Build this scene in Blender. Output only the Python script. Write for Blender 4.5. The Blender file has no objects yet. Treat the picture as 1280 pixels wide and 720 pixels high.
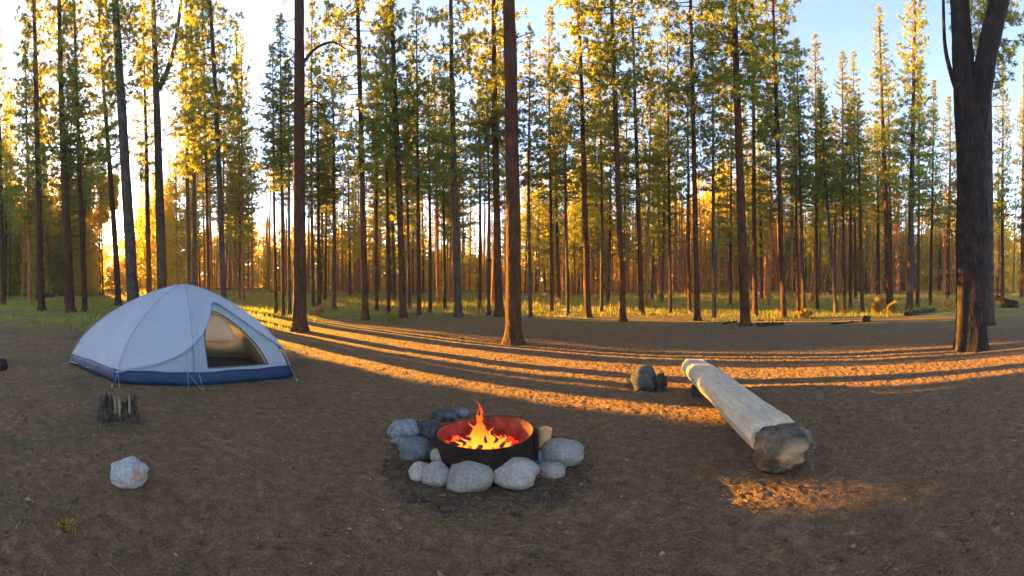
import bpy, bmesh, math, random
import numpy as np
from mathutils import Vector, Matrix, Quaternion, noise
R = math.radians
PI = math.pi
random.seed(7)
rng = np.random.default_rng(11)
sc = bpy.context.scene
COL = sc.collection

# ------------------------------------------------------------------ layout
K = 9.75                      # pixels of the panorama per degree
F = K * 180 / PI              # pixels per radian
CAMH = 1.6
HOR = 350.0
SUN_AZ = -57.2                # degrees from the view axis, to the left
SUN_EL = 10.5

def az_of(px): return R((px - 640) / K)
def at(px, d):                # azimuth from a picture column, d metres away
    a = az_of(px); return Vector((d * math.sin(a), d * math.cos(a), 0))
def dist(py): return CAMH * F / (py - HOR)
def P(px, py): return at(px, dist(py))
def st(x, y):                 # s = across the sun's direction, t = along it
    a = R(SUN_AZ); sx, sy = math.sin(a), math.cos(a)
    t = -(x * sx + y * sy); s = x * sy - y * sx
    return s, t
def from_st(s, t):
    a = R(SUN_AZ); sx, sy = math.sin(a), math.cos(a)
    return (-t * sx + s * sy, -t * sy - s * sx)

def hsh(ix, iy, seed):
    h = (ix.astype(np.int64) * 374761393 + iy.astype(np.int64) * 668265263 + seed * 974711) & 0xffffffff
    h = ((h ^ (h >> 13)) * 1274126177) & 0xffffffff
    h = h ^ (h >> 16)
    return (h & 0xffffff) / float(0xffffff)
def vn(x, y, seed=0):
    x = np.asarray(x, float); y = np.asarray(y, float)
    ix = np.floor(x); iy = np.floor(y); fx = x - ix; fy = y - iy
    fx = fx * fx * (3 - 2 * fx); fy = fy * fy * (3 - 2 * fy)
    a = hsh(ix, iy, seed); b = hsh(ix + 1, iy, seed); c = hsh(ix, iy + 1, seed); d = hsh(ix + 1, iy + 1, seed)
    return (a * (1 - fx) + b * fx) * (1 - fy) + (c * (1 - fx) + d * fx) * fy
def gh(x, y):                 # ground height
    x = np.asarray(x, float); y = np.asarray(y, float)
    r = np.hypot(x, y)
    far = np.clip((r - 14) / 20, 0, 1)
    h = (vn(x / 6, y / 6, 3) - .5) * .05 + (vn(x / 9, y / 9, 4) - .5) * .5 * far
    h = h + (vn(x / 1.3, y / 1.3, 5) - .5) * .03
    return h
def G(x, y): return float(gh(np.array([x]), np.array([y]))[0])

# ------------------------------------------------------------------ helpers
def tag(o, label=None, cat=None, group=None, kind=None):
    if label: o['label'] = label
    if cat: o['category'] = cat
    if group: o['group'] = group
    if kind: o['kind'] = kind
    return o
def link(o, parent=None):
    COL.objects.link(o)
    if parent is not None: o.parent = parent
    return o
def empty(name, loc, label, cat, group=None):
    o = bpy.data.objects.new(name, None); o.location = loc; o.empty_display_size = .2
    link(o); return tag(o, label, cat, group)
def mesh_np(name, v, f, mats, parent=None, smooth=False, midx=None):
    """v (n,3), f (m,3) or (m,4) arrays -> object"""
    v = np.asarray(v, np.float32); f = np.asarray(f, np.int32)
    me = bpy.data.meshes.new(name); k = f.shape[1]
    me.vertices.add(len(v)); me.vertices.foreach_set('co', v.ravel())
    me.loops.add(f.size); me.loops.foreach_set('vertex_index', f.ravel())
    me.polygons.add(len(f)); me.polygons.foreach_set('loop_start', np.arange(0, f.size, k, dtype=np.int32))
    for m in (mats if isinstance(mats, (list, tuple)) else [mats]): me.materials.append(m)
    me.polygons.foreach_set('use_smooth', np.full(len(f), smooth))
    if midx is not None: me.polygons.foreach_set('material_index', np.asarray(midx, np.int32))
    me.update(calc_edges=True); me.validate()
    return link(bpy.data.objects.new(name, me), parent)
def mesh_py(name, v, f, mat, parent=None, smooth=True):
    me = bpy.data.meshes.new(name); me.from_pydata([tuple(p) for p in v], [], f)
    for m in (mat if isinstance(mat, (list, tuple)) else [mat]): me.materials.append(m)
    for p in me.polygons: p.use_smooth = smooth
    me.update(); me.validate()
    return link(bpy.data.objects.new(name, me), parent)
def from_bm(name, bm, mat, parent=None, smooth=True):
    me = bpy.data.meshes.new(name); bm.to_mesh(me); bm.free(); me.materials.append(mat)
    for p in me.polygons: p.use_smooth = smooth
    return link(bpy.data.objects.new(name, me), parent)
def tube(path, rad, sides=8, cap=True):
    """path list of Vector, rad list -> verts, faces"""
    V = []; Fc = []
    n = len(path); up = Vector((0, 0, 1))
    for i, p in enumerate(path):
        d = (path[min(i + 1, n - 1)] - path[max(i - 1, 0)]).normalized()
        a = d.cross(up)
        if a.length < .05: a = d.cross(Vector((1, 0, 0)))
        a.normalize(); b = a.cross(d)
        for k in range(sides):
            t = 2 * PI * k / sides
            V.append(p + (a * math.cos(t) + b * math.sin(t)) * rad[i])
    for i in range(n - 1):
        for k in range(sides):
            k2 = (k + 1) % sides
            Fc.append((i * sides + k, i * sides + k2, (i + 1) * sides + k2, (i + 1) * sides + k))
    if cap:
        Fc.append(tuple(range(sides))); Fc.append(tuple((n - 1) * sides + k for k in reversed(range(sides))))
    return V, Fc
def merge(parts):
    V = []; Fc = []
    for v, f in parts:
        o = len(V); V += list(v); Fc += [tuple(i + o for i in q) for q in f]
    return V, Fc

# ------------------------------------------------------------------ materials
def newmat(name):
    m = bpy.data.materials.new(name); m.use_nodes = True
    nt = m.node_tree; b = nt.nodes['Principled BSDF']
    return m, nt, b
def N(nt, t, **kw):
    n = nt.nodes.new(t)
    for k, v in kw.items():
        if k in n.inputs.keys(): n.inputs[k].default_value = v
        else: setattr(n, k, v)
    return n
def ramp(nt, fac, stops):
    r = nt.nodes.new('ShaderNodeValToRGB'); nt.links.new(fac, r.inputs[0])
    e = r.color_ramp.elements
    while len(e) < len(stops): e.new(.5)
    for i, (p, c) in enumerate(stops): e[i].position = p; e[i].color = (*c, 1)
    return r.outputs[0]
def coords(nt, scale, which='Position'):
    if which == 'Position': s = N(nt, 'ShaderNodeNewGeometry').outputs['Position']
    else: s = N(nt, 'ShaderNodeTexCoord').outputs['Object']
    mp = N(nt, 'ShaderNodeMapping'); mp.inputs['Scale'].default_value = scale
    nt.links.new(s, mp.inputs[0]); return mp.outputs[0]
def noi(nt, co, scale, detail=4, rough=.6):
    n = N(nt, 'ShaderNodeTexNoise', Scale=scale, Detail=detail, Roughness=rough); nt.links.new(co, n.inputs['Vector']); return n.outputs['Fac']
def mixc(nt, fac, a, b, mode='MIX'):
    m = nt.nodes.new('ShaderNodeMix'); m.data_type = 'RGBA'; m.blend_type = mode
    for s, v in ((0, fac), (6, a), (7, b)):
        if hasattr(v, 'is_output'): nt.links.new(v, m.inputs[s])
        elif s == 0: m.inputs[0].default_value = v
        else: m.inputs[s].default_value = (*v, 1)
    return m.outputs[2]
def bump(nt, b, h, strength=.5, dist=.02):
    n = N(nt, 'ShaderNodeBump', Strength=strength, Distance=dist)
    nt.links.new(h, n.inputs['Height']); nt.links.new(n.outputs[0], b.inputs['Normal'])
def simple(name, c1, c2, scale=8, rough=.85, bs=.4, bd=.01, which='Position', spec=.3, metallic=0, sc3=(1, 1, 1)):
    m, nt, b = newmat(name); co = coords(nt, sc3, which)
    n = noi(nt, co, scale, 6); nt.links.new(ramp(nt, n, [(.3, c1), (.7, c2)]), b.inputs['Base Color'])
    b.inputs['Roughness'].default_value = rough; b.inputs['Metallic'].default_value = metallic
    b.inputs['Specular IOR Level'].default_value = spec
    bump(nt, b, noi(nt, co, scale * 3, 5), bs, bd); return m

def mat_bark(name, dark, mid, light, zs=.18):
    m, nt, b = newmat(name)
    co = coords(nt, (1, 1, zs))
    v = N(nt, 'ShaderNodeTexVoronoi', Scale=16.0, feature='DISTANCE_TO_EDGE')
    dn = N(nt, 'ShaderNodeTexNoise', Scale=9.0, Detail=4.0); nt.links.new(co, dn.inputs['Vector'])
    mx = nt.nodes.new('ShaderNodeMix'); mx.data_type = 'VECTOR'; mx.inputs[0].default_value = .12
    nt.links.new(co, mx.inputs[4]); nt.links.new(dn.outputs['Color'], mx.inputs[5])
    nt.links.new(mx.outputs[1], v.inputs['Vector'])
    cr = ramp(nt, v.outputs['Distance'], [(0, dark), (.12, mid), (.5, light)])
    n2 = noi(nt, coords(nt, (1, 1, .6)), 5, 6)
    c2 = mixc(nt, .5, cr, ramp(nt, n2, [(.3, dark), (.7, light)]))
    nt.links.new(c2, b.inputs['Base Color'])
    b.inputs['Roughness'].default_value = .95; b.inputs['Specular IOR Level'].default_value = .15
    bump(nt, b, v.outputs['Distance'], .9, .05); return m
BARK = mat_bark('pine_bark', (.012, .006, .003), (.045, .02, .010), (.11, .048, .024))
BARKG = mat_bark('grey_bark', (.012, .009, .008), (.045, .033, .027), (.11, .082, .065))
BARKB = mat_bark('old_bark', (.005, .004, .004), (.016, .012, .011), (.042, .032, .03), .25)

BARKL = mat_bark('sun_tinted_bark', (.07, .026, .010), (.28, .105, .035), (.42, .18, .065))  # orange of the low sun put into the bark colour of far trunks
def mat_leaf(name, dark, light, transl, tf=.45, nscale=.6, tv=0):
    m, nt, b = newmat(name)
    nt.nodes.remove(b)
    oi = N(nt, 'ShaderNodeObjectInfo')
    n = noi(nt, coords(nt, (1, 1, 1)), nscale, 3)
    add = N(nt, 'ShaderNodeMath', operation='ADD'); mu = N(nt, 'ShaderNodeMath', operation='MULTIPLY')
    mu.inputs[1].default_value = .5; nt.links.new(oi.outputs['Random'], mu.inputs[0])
    nt.links.new(n, add.inputs[0]); nt.links.new(mu.outputs[0], add.inputs[1])
    c = ramp(nt, add.outputs[0], [(.45, dark), (1.0, light)])
    d = N(nt, 'ShaderNodeBsdfDiffuse'); t = N(nt, 'ShaderNodeBsdfTranslucent')
    nt.links.new(c, d.inputs[0]); t.inputs[0].default_value = (*transl, 1)
    nt.links.new(mixc(nt, .35, transl, c), t.inputs[0])
    mx = N(nt, 'ShaderNodeMixShader'); mx.inputs[0].default_value = tf
    nt.links.new(d.outputs[0], mx.inputs[1]); nt.links.new(t.outputs[0], mx.inputs[2])
    nt.links.new(mx.outputs[0], nt.nodes['Material Output'].inputs[0]); return m
NEEDLE = mat_leaf('pine_needles', (.03, .085, .04), (.19, .24, .045), (.58, .54, .05), .48)
LEAF = mat_leaf('far_leaves', (.30, .30, .03), (.58, .45, .04), (1.0, .68, .04), .55, .15)
GRASS = mat_leaf('grass_blades', (.08, .11, .022), (.26, .26, .05), (.48, .42, .05), .4, .8)
DRYG = mat_leaf('dry_undergrowth', (.16, .12, .03), (.36, .25, .07), (.7, .42, .07), .5, .5)

# ------------------------------------------------------------------ ground
def soot(nt, v):                # burnt soil round the fire
    m = N(nt, 'ShaderNodeMapRange'); m.inputs[1].default_value = 1.05; m.inputs[2].default_value = 1.4; m.inputs[3].default_value = .5; m.inputs[4].default_value = 0
    nt.links.new(v, m.inputs[0]); return m.outputs[0]
def make_ground():
    a1 = np.radians(np.arange(-82, 82.01, .2)); a2 = np.radians(np.arange(84, 278, 2.0))
    A = np.concatenate([a1, a2]); na = len(A)
    rr = [.25]
    while rr[-1] < 420: rr.append(rr[-1] * 1.0105 if rr[-1] < 30 else rr[-1] * 1.035)
    rr = np.array(rr); nr = len(rr)
    AA, RR = np.meshgrid(A, rr)
    X = RR * np.sin(AA); Y = RR * np.cos(AA)
    Z = gh(X, Y)
    near = np.clip((26 - RR) / 14, 0, 1)
    fine = (vn(X / .11, Y / .11, 8) - .5) * .012 + (vn(X / .04, Y / .04, 9) - .5) * .013 + (vn(X / .28, Y / .28, 10) - .5) * .007
    lump = np.clip(vn(X / .2, Y / .2, 12) - .72, 0, 1) * .035
    Z = Z + (fine + lump) * near
    # scuffed hollow round the stones of the fire
    V = np.stack([X, Y, Z], -1).reshape(-1, 3)
    i = np.arange(nr - 1)[:, None] * na; j = np.arange(na)[None, :]; j2 = (j + 1) % na
    Fq = np.stack([i + j, i + j2, i + na + j2, i + na + j], -1).reshape(-1, 4)[:, ::-1]
    # centre disc
    V = np.vstack([V, [[0, 0, float(gh(0, 0))]]])
    c = len(V) - 1
    m, nt, b = newmat('forest_floor')
    co = coords(nt, (1, 1, 1))
    big = noi(nt, co, .35, 4); fin = noi(nt, co, 9, 8, .75); mid = noi(nt, co, 1.6, 6)
    base = ramp(nt, fin, [(.28, (.075, .042, .019)), (.5, (.16, .096, .044)), (.72, (.28, .175, .088))])
    base = mixc(nt, ramp(nt, mid, [(.35, (0, 0, 0)), (.7, (.55, .55, .55))]), base, (.105, .064, .032))
    grit = ramp(nt, noi(nt, co, 55, 4, .7), [(.36, (.6, .6, .6)), (.5, (1, 1, 1)), (.68, (1.35, 1.35, 1.35))])
    base = mixc(nt, 1.0, base, grit, 'MULTIPLY')
    # grass towards the trees and the lower left corner (where the place is greener)
    geo = N(nt, 'ShaderNodeNewGeometry'); ln = N(nt, 'ShaderNodeVectorMath', operation='LENGTH')
    nt.links.new(geo.outputs['Position'], ln.inputs[0])
    ad = N(nt, 'ShaderNodeMath', operation='MULTIPLY_ADD'); ad.inputs[1].default_value = 9; ad.inputs[2].default_value = -4.5
    nt.links.new(big, ad.inputs[0]); ad2 = N(nt, 'ShaderNodeMath', operation='ADD')
    nt.links.new(ln.outputs['Value'], ad2.inputs[0]); nt.links.new(ad.outputs[0], ad2.inputs[1])
    mr = N(nt, 'ShaderNodeMapRange'); mr.inputs[1].default_value = 13.5; mr.inputs[2].default_value = 22
    nt.links.new(ad2.outputs[0], mr.inputs[0])
    green = ramp(nt, noi(nt, co, 2.2, 7, .7), [(.3, (.08, .075, .022)), (.7, (.22, .19, .055))])
    base = mixc(nt, mr.outputs[0], base, green)
    sx = N(nt, 'ShaderNodeSeparateXYZ'); nt.links.new(geo.outputs['Position'], sx.inputs[0])
    m2 = N(nt, 'ShaderNodeMapRange'); m2.inputs[1].default_value = -2.2; m2.inputs[2].default_value = -4.2; m2.inputs[4].default_value = 1
    nt.links.new(sx.outputs[0], m2.inputs[0])
    mm = N(nt, 'ShaderNodeMath', operation='MULTIPLY'); nt.links.new(m2.outputs[0], mm.inputs[0])
    nt.links.new(ramp(nt, noi(nt, co, 1.1, 6, .7), [(.48, (0, 0, 0)), (.62, (.55, .55, .55))]), mm.inputs[1])
    base = mixc(nt, mm.outputs[0], base, (.045, .06, .02))
    vd = N(nt, 'ShaderNodeVectorMath', operation='DISTANCE'); nt.links.new(geo.outputs['Position'], vd.inputs[0]); vd.inputs[1].default_value = (-.24, 3.83, 0)
    va = N(nt, 'ShaderNodeMath', operation='MULTIPLY_ADD'); nt.links.new(noi(nt, co, 5, 6, .7), va.inputs[0]); va.inputs[1].default_value = .9; nt.links.new(vd.outputs['Value'], va.inputs[2])
    base = mixc(nt, soot(nt, va.outputs[0]), base, (.022, .018, .015))
    nt.links.new(base, b.inputs['Base Color'])
    b.inputs['Roughness'].default_value = 1; b.inputs['Specular IOR Level'].default_value = .1
    bump(nt, b, noi(nt, co, 28, 6, .8), .8, .03)
    o = mesh_np('ground', V, Fq, m, smooth=False)
    bmv = o.data
    # fill the hub
    hub = [(k, (k + 1) % na, c) for k in range(na)]
    me2 = bpy.data.meshes.new('tmp')
    bm = bmesh.new(); bm.from_mesh(bmv); bm.verts.ensure_lookup_table()
    for q in hub: bm.faces.new([bm.verts[z] for z in q])
    bm.normal_update(); bm.to_mesh(bmv); bm.free(); bpy.data.meshes.remove(me2)
    tag(o, kind='structure')
make_ground()

# ------------------------------------------------------------------ litter on the ground
def scatter_pts(n, rmin, rmax, a0=-72, a1=72, p=1.6):
    r = rmin + (rmax - rmin) * rng.random(n) ** p; a = np.radians(a0 + (a1 - a0) * rng.random(n))
    return r * np.sin(a), r * np.cos(a), r
def pebbles():
    n = 650; x, y, r = scatter_pts(n, 1.4, 15)
    s = .006 + .016 * rng.random(n) ** 3
    z = gh(x, y) + .004
    base = np.array([(0, 0, 1), (1, 0, .1), (.3, .9, .2), (-.8, .6, 0), (-.8, -.6, .15), (.3, -.9, 0), (0, 0, -.6)])
    fc = np.array([(0, 1, 2), (0, 2, 3), (0, 3, 4), (0, 4, 5), (0, 5, 1), (6, 2, 1), (6, 3, 2), (6, 4, 3), (6, 5, 4), (6, 1, 5)])
    th = rng.random(n) * 6.28
    bx = base[None] * (s[:, None, None] * (.7 + .6 * rng.random((n, 7, 1)))) * np.array([1.2, .9, .7])
    c, q = np.cos(th)[:, None], np.sin(th)[:, None]
    V = np.stack([bx[..., 0] * c - bx[..., 1] * q + x[:, None], bx[..., 0] * q + bx[..., 1] * c + y[:, None], bx[..., 2] + z[:, None]], -1)
    Fc = fc[None] + (np.arange(n) * 7)[:, None, None]
    o = mesh_np('pebbles', V.reshape(-1, 3), Fc.reshape(-1, 3), simple('pebble', (.10, .07, .045), (.28, .22, .16), 20), smooth=False)
    tag(o, 'small pale pebbles strewn over the brown dirt clearing', 'pebbles', kind='stuff')
pebbles()
def sticks(name, n, rmin, rmax, L0, L1, w, mat, label, cat, cx=None, spread=None, zr=.006):
    if cx is None: x, y, r = scatter_pts(n, rmin, rmax)
    else:
        a = rng.random(n) * 6.28; q = rmin + (rmax - rmin) * rng.random(n)
        x = cx[0] + q * np.cos(a); y = cx[1] + q * np.sin(a)
    L = L0 + (L1 - L0) * rng.random(n) ** 2; th = rng.random(n) * 6.28; z = gh(x, y) + zr + .004 * rng.random(n)
    dx, dy = np.cos(th) * L / 2, np.sin(th) * L / 2; wx, wy = -np.sin(th) * w, np.cos(th) * w
    tl = (rng.random(n) - .5) * L * .35
    def pt(e, k, h): return np.stack([x + e * dx + k * wx, y + e * dy + k * wy, z + h + e * tl], -1)
    V = np.stack([pt(-1, -1, 0), pt(-1, 1, 0), pt(-1, 0, w * 1.6), pt(1, -.6, 0), pt(1, .6, 0), pt(1, 0, w)], 1)
    fc = np.array([(0, 3, 5), (0, 5, 2), (1, 2, 5), (1, 5, 4), (0, 1, 4), (0, 4, 3)])
    Fc = fc[None] + (np.arange(n) * 6)[:, None, None]
    tag(mesh_np(name, V.reshape(-1, 3), Fc.reshape(-1, 3), mat, smooth=False), label, cat, kind='stuff')
NEEDLELIT = simple('needle_litter', (.05, .032, .018), (.19, .12, .065), 30)
sticks('needle_litter', 26000, 1.3, 17, .02, .09, .0022, NEEDLELIT, 'brown fallen pine needles and twigs littering the clearing', 'needle litter')

CONE = simple('bark_scraps', (.03, .018, .01), (.13, .075, .04), 30)
sticks('bark_scraps', 1900, 1.3, 13, .02, .07, .009, CONE, 'dark bark scraps and cones dropped over the dirt clearing', 'bark scraps')
sticks('dead_twigs', 230, 1.6, 15, .12, .42, .004, NEEDLELIT, 'thin dry twigs lying about on the dirt clearing', 'twigs')
# grass ------------------------------------------------------------
def blades(name, x, y, h, w, mat, label, cat, zoff=0.0, lean=.35):
    n = len(x); th = rng.random(n) * 6.28; z = gh(x, y) - .01 + zoff
    lx, ly = np.cos(th * 1.7) * h * lean * rng.random(n), np.sin(th * 1.7) * h * lean * rng.random(n)
    wx, wy = np.cos(th) * w, np.sin(th) * w
    a = np.stack([x - wx, y - wy, z], -1); b = np.stack([x + wx, y + wy, z], -1)
    c = np.stack([x + lx, y + ly, z + h], -1)
    V = np.stack([a, b, c], 1).reshape(-1, 3); Fc = np.arange(n * 3).reshape(-1, 3)
    tag(mesh_np(name, V, Fc, mat), label, cat, kind='stuff')
def grass_all():
    X = []; Y = []; H = []
    x, y, r = scatter_pts(170000, 13, 48, -72, 72, 1.3)
    az = np.degrees(np.arctan2(x, y)); px = 640 + az * K
    edge = np.interp(px, [-60, 60, 340, 500, 900, 1000, 1100, 1200, 1280, 1400], [14.5, 15, 14.5, 17, 18.5, 17.5, 19, 23, 29, 32])
    edge = edge + (vn(x / 2.5, y / 2.5, 21) - .5) * 5
    dens = np.clip((r - edge) / 3, 0, 1) * (.25 + .75 * (vn(x / 1.1, y / 1.1, 22) > .45))
    k = rng.random(len(x)) < dens
    x, y, r = x[k], y[k], r[k]
    h = (.06 + .20 * rng.random(len(x)) ** 2) * (.6 + .8 * vn(x / 2, y / 2, 23)) * np.clip(r / 22, .6, 1.3)
    blades('grass', x, y, h, .012 * r / 18, GRASS, 'low green grass spreading under the pines around the clearing', 'grass')
    # sparse tufts in the dirt of the left foreground
    x, y, r = scatter_pts(30000, 1.6, 15, -72, 20, 1.3)
    az = np.degrees(np.arctan2(x, y))
    k = (vn(x / .5, y / .5, 31) * vn(x / .13, y / .13, 33) > .50) & (rng.random(len(x)) < np.clip((-az - 20) / 35, 0.02, 1)) 
    x, y = x[k], y[k]
    blades('sparse_grass', x, y, .02 + .05 * rng.random(len(x)), .0035, GRASS, 'sparse short green sprouts dotting the dirt at lower left', 'grass sprouts', lean=.9)
    # dry undergrowth beneath the far trees
    x, y, r = scatter_pts(60000, 19, 62, -72, 72, 1.1)
    az = np.degrees(np.arctan2(x, y)); px = 640 + az * K
    cl = vn(x / 1.4, y / 1.4, 41)
    k = (cl > .66) & (rng.random(len(x)) < np.where(px > 900, 1, .6)) & (r > np.interp(px, [0, 900, 1100, 1280], [21, 21, 24, 31]))
    x, y, r, cl = x[k], y[k], r[k], cl[k]
    h = .12 + (cl - .66) * 2.0 * rng.random(len(x))
    blades('undergrowth', x, y, h, .03 * r / 30, DRYG, 'golden dry undergrowth between the trunks beyond the clearing', 'undergrowth', lean=.7)
grass_all()

# ------------------------------------------------------------------ trees
def trunk_mesh(name, mat, seed, forks=False):
    rs = random.Random(seed)
    zs = [0, .003, .008, .014, .022] + [.022 + .978 * (i / 40) for i in range(1, 41)]
    sides = 16; V = []; Fc = []
    ph = rs.random() * 6; b1 = rs.uniform(-.5, .5)
    for i, z in enumerate(zs):
        r = (1 - .78 * z ** 1.15) * (1 + .55 * math.exp(-z / .009)) * .9
        ox = b1 * math.sin(z * 5 + ph) - b1 * math.sin(ph); oy = b1 * .7 * math.sin(z * 4 + ph * 2) - b1 * .7 * math.sin(ph * 2)
        for k in range(sides):
            t = 2 * PI * k / sides
            q = r * (1 + .11 * noise.noise(Vector((math.cos(t) * 1.6, math.sin(t) * 1.6, z * 26 + seed))) + .14 * math.exp(-z / .008) * math.sin(4 * t + ph))
            V.append((ox + q * math.cos(t), oy + q * math.sin(t), z - (.006 if i == 0 else 0)))
    for i in range(len(zs) - 1):
        for k in range(sides):
            k2 = (k + 1) % sides
            Fc.append((i * sides + k, i * sides + k2, (i + 1) * sides + k2, (i + 1) * sides + k))
    Fc.append(tuple((len(zs) - 1) * sides + k for k in range(sides)))
    me = bpy.data.meshes.new(name); me.from_pydata(V, [], Fc); me.materials.append(mat)
    for p in me.polygons: p.use_smooth = True
    return me
TR = [trunk_mesh('trunk', m, s) for s, m in enumerate([BARK, BARK, BARKG, BARK])]
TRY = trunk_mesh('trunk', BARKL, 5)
TRG = trunk_mesh('trunk', BARKG, 9); TRB = trunk_mesh('trunk', BARKB, 10)

def crown_mesh(seed, L=14.0, RAD=1.45, dens=1.0, blade=.17, nb=20, up=.25, bark=BARKG):
    r = np.random.default_rng(seed)
    bv = []; bf = []; tufts = []; dirs = []
    z = -3.2
    gapaz = r.random(6) * 6.28
    while z < L:
        dead = z < 0
        zz = max(z, 0) / L
        prof = min(1, .55 + zz * 2.6) * (1 - max(0, (zz - .25) / .77) ** 1.15) + .07
        nbr = r.integers(2, 5) if not dead else r.integers(0, 3)
        a0 = r.random() * 6.28
        for k in range(nbr):
            a = a0 + k * 6.28 / max(nbr, 1) + r.normal() * .45
            clump = vn(np.array([z * .55 + 40 * math.cos(a) * .05]), np.array([a * 1.1]), seed)[0]
            ln = RAD * prof * r.uniform(.55, 1.2)
            if dead: ln = r.uniform(.25, .9)
            elif clump < .34: 
                if r.random() < .75: continue
            dx, dy = math.cos(a), math.sin(a)
            el = r.normal() * .15 + (-.18 if zz < .5 else .25)
            pts = []
            for q in range(4):
                f = q / 3
                pts.append(Vector((dx * ln * f, dy * ln * f, z + ln * (el * f + up * f * f))))
            v, f4 = tube(pts, [.022, .016, .011, .005], 4, False)
            o = len(bv); bv += [tuple(p) for p in v]; bf += [tuple(i + o for i in q) for q in f4]
            if dead: continue
            nt_ = max(2, int(ln / .17 * dens))
            for q in range(nt_):
                f = .28 + .76 * (q + r.random()) / nt_
                side = r.normal() * .26 * (1.15 - abs(f - .6))
                p = (dx * ln * f - dy * side * ln * .7, dy * ln * f + dx * side * ln * .7, z + ln * (el * f + up * f * f) + r.normal() * .07)
                tufts.append(p); dirs.append((dx, dy, .45))
        z += r.uniform(.16, .30)
    T = np.array(tufts); D = np.array(dirs); n = len(T)
    d = r.normal(size=(n, nb, 3)); d /= np.linalg.norm(d, axis=2, keepdims=True)
    d = d + D[:, None, :] * .55; d /= np.linalg.norm(d, axis=2, keepdims=True)
    ln = blade * (.6 + .7 * r.random((n, nb, 1)))
    side = np.cross(d, r.normal(size=(n, nb, 3))); side /= np.linalg.norm(side, axis=2, keepdims=True)
    w = .0135 * (1 + r.random((n, nb, 1)))
    c = T[:, None, :] + r.normal(size=(n, nb, 3)) * .035
    A = c - side * w; B = c + side * w; C = c + d * ln
    LV = np.stack([A, B, C], 2).reshape(-1, 3); nl = len(LV)
    bv = np.array(bv); bf = np.array(bf)
    tri = np.concatenate([bf[:, [0, 1, 2]], bf[:, [0, 2, 3]]]) + nl
    V = np.vstack([LV, bv]); Fc = np.vstack([np.arange(nl).reshape(-1, 3), tri])
    mi = np.concatenate([np.zeros(nl // 3, int), np.ones(len(tri), int)])
    o = mesh_np('crown', V, Fc, [NEEDLE, bark], midx=mi); me = o.data
    bpy.data.objects.remove(o); return me
CR = [crown_mesh(100 + i, RAD=[1.3, 1.55, 1.2, 1.7, 1.4, 1.5][i], dens=[1.35, 1.25, 1.45, 1.2, 1.35, 1.3][i]) for i in range(6)]
CL = 14.0

tree_xy = []
def pine(pos, w, H, cb, label, group=None, lean=0.0, tm=None, cm=None, cr=1.0, rz=None, crown=True, name='pine_tree'):
    """w trunk diameter, H height, cb crown base"""
    root = empty(name, (pos.x, pos.y, G(pos.x, pos.y) - .02), label, 'tree', group)
    a = math.atan2(pos.x, pos.y); n = Vector((math.sin(a), math.cos(a), 0))
    root.rotation_mode = 'QUATERNION'
    root.rotation_quaternion = Quaternion(n, lean) @ Quaternion((0, 0, 1), random.random() * 6.28 if rz is None else rz)
    t = bpy.data.objects.new('trunk', tm or random.choice(TR)); link(t, root); t.scale = (w / 2, w / 2, H)
    if crown:
        c = bpy.data.objects.new('crown', cm or random.choice(CR)); link(c, root)
        c.location = (0, 0, cb); c.scale = (cr, cr, (H + .6 - cb) / CL); c.rotation_euler = (0, 0, random.random() * 6.28)
    tree_xy.append((pos.x, pos.y)); return root

LANE = (4.6, 9.7)
def crown_base(x, y, cb, cr=1.5):
    s, t = st(x, y)
    if LANE[0] - cr < s < LANE[1] + cr and t < -5:
        cb = max(cb, (13 - t) * math.tan(R(SUN_EL)) + .8)
    elif 15.8 < s < 22.5 and t < -22: cb = max(cb, (8 - t) * math.tan(R(SUN_EL)) + .3)
    elif abs(s - 3.3) < cr + .4 and t < -30: cb = max(cb, (1.5 - t) * math.tan(R(SUN_EL)) + .4)
    return cb

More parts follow.
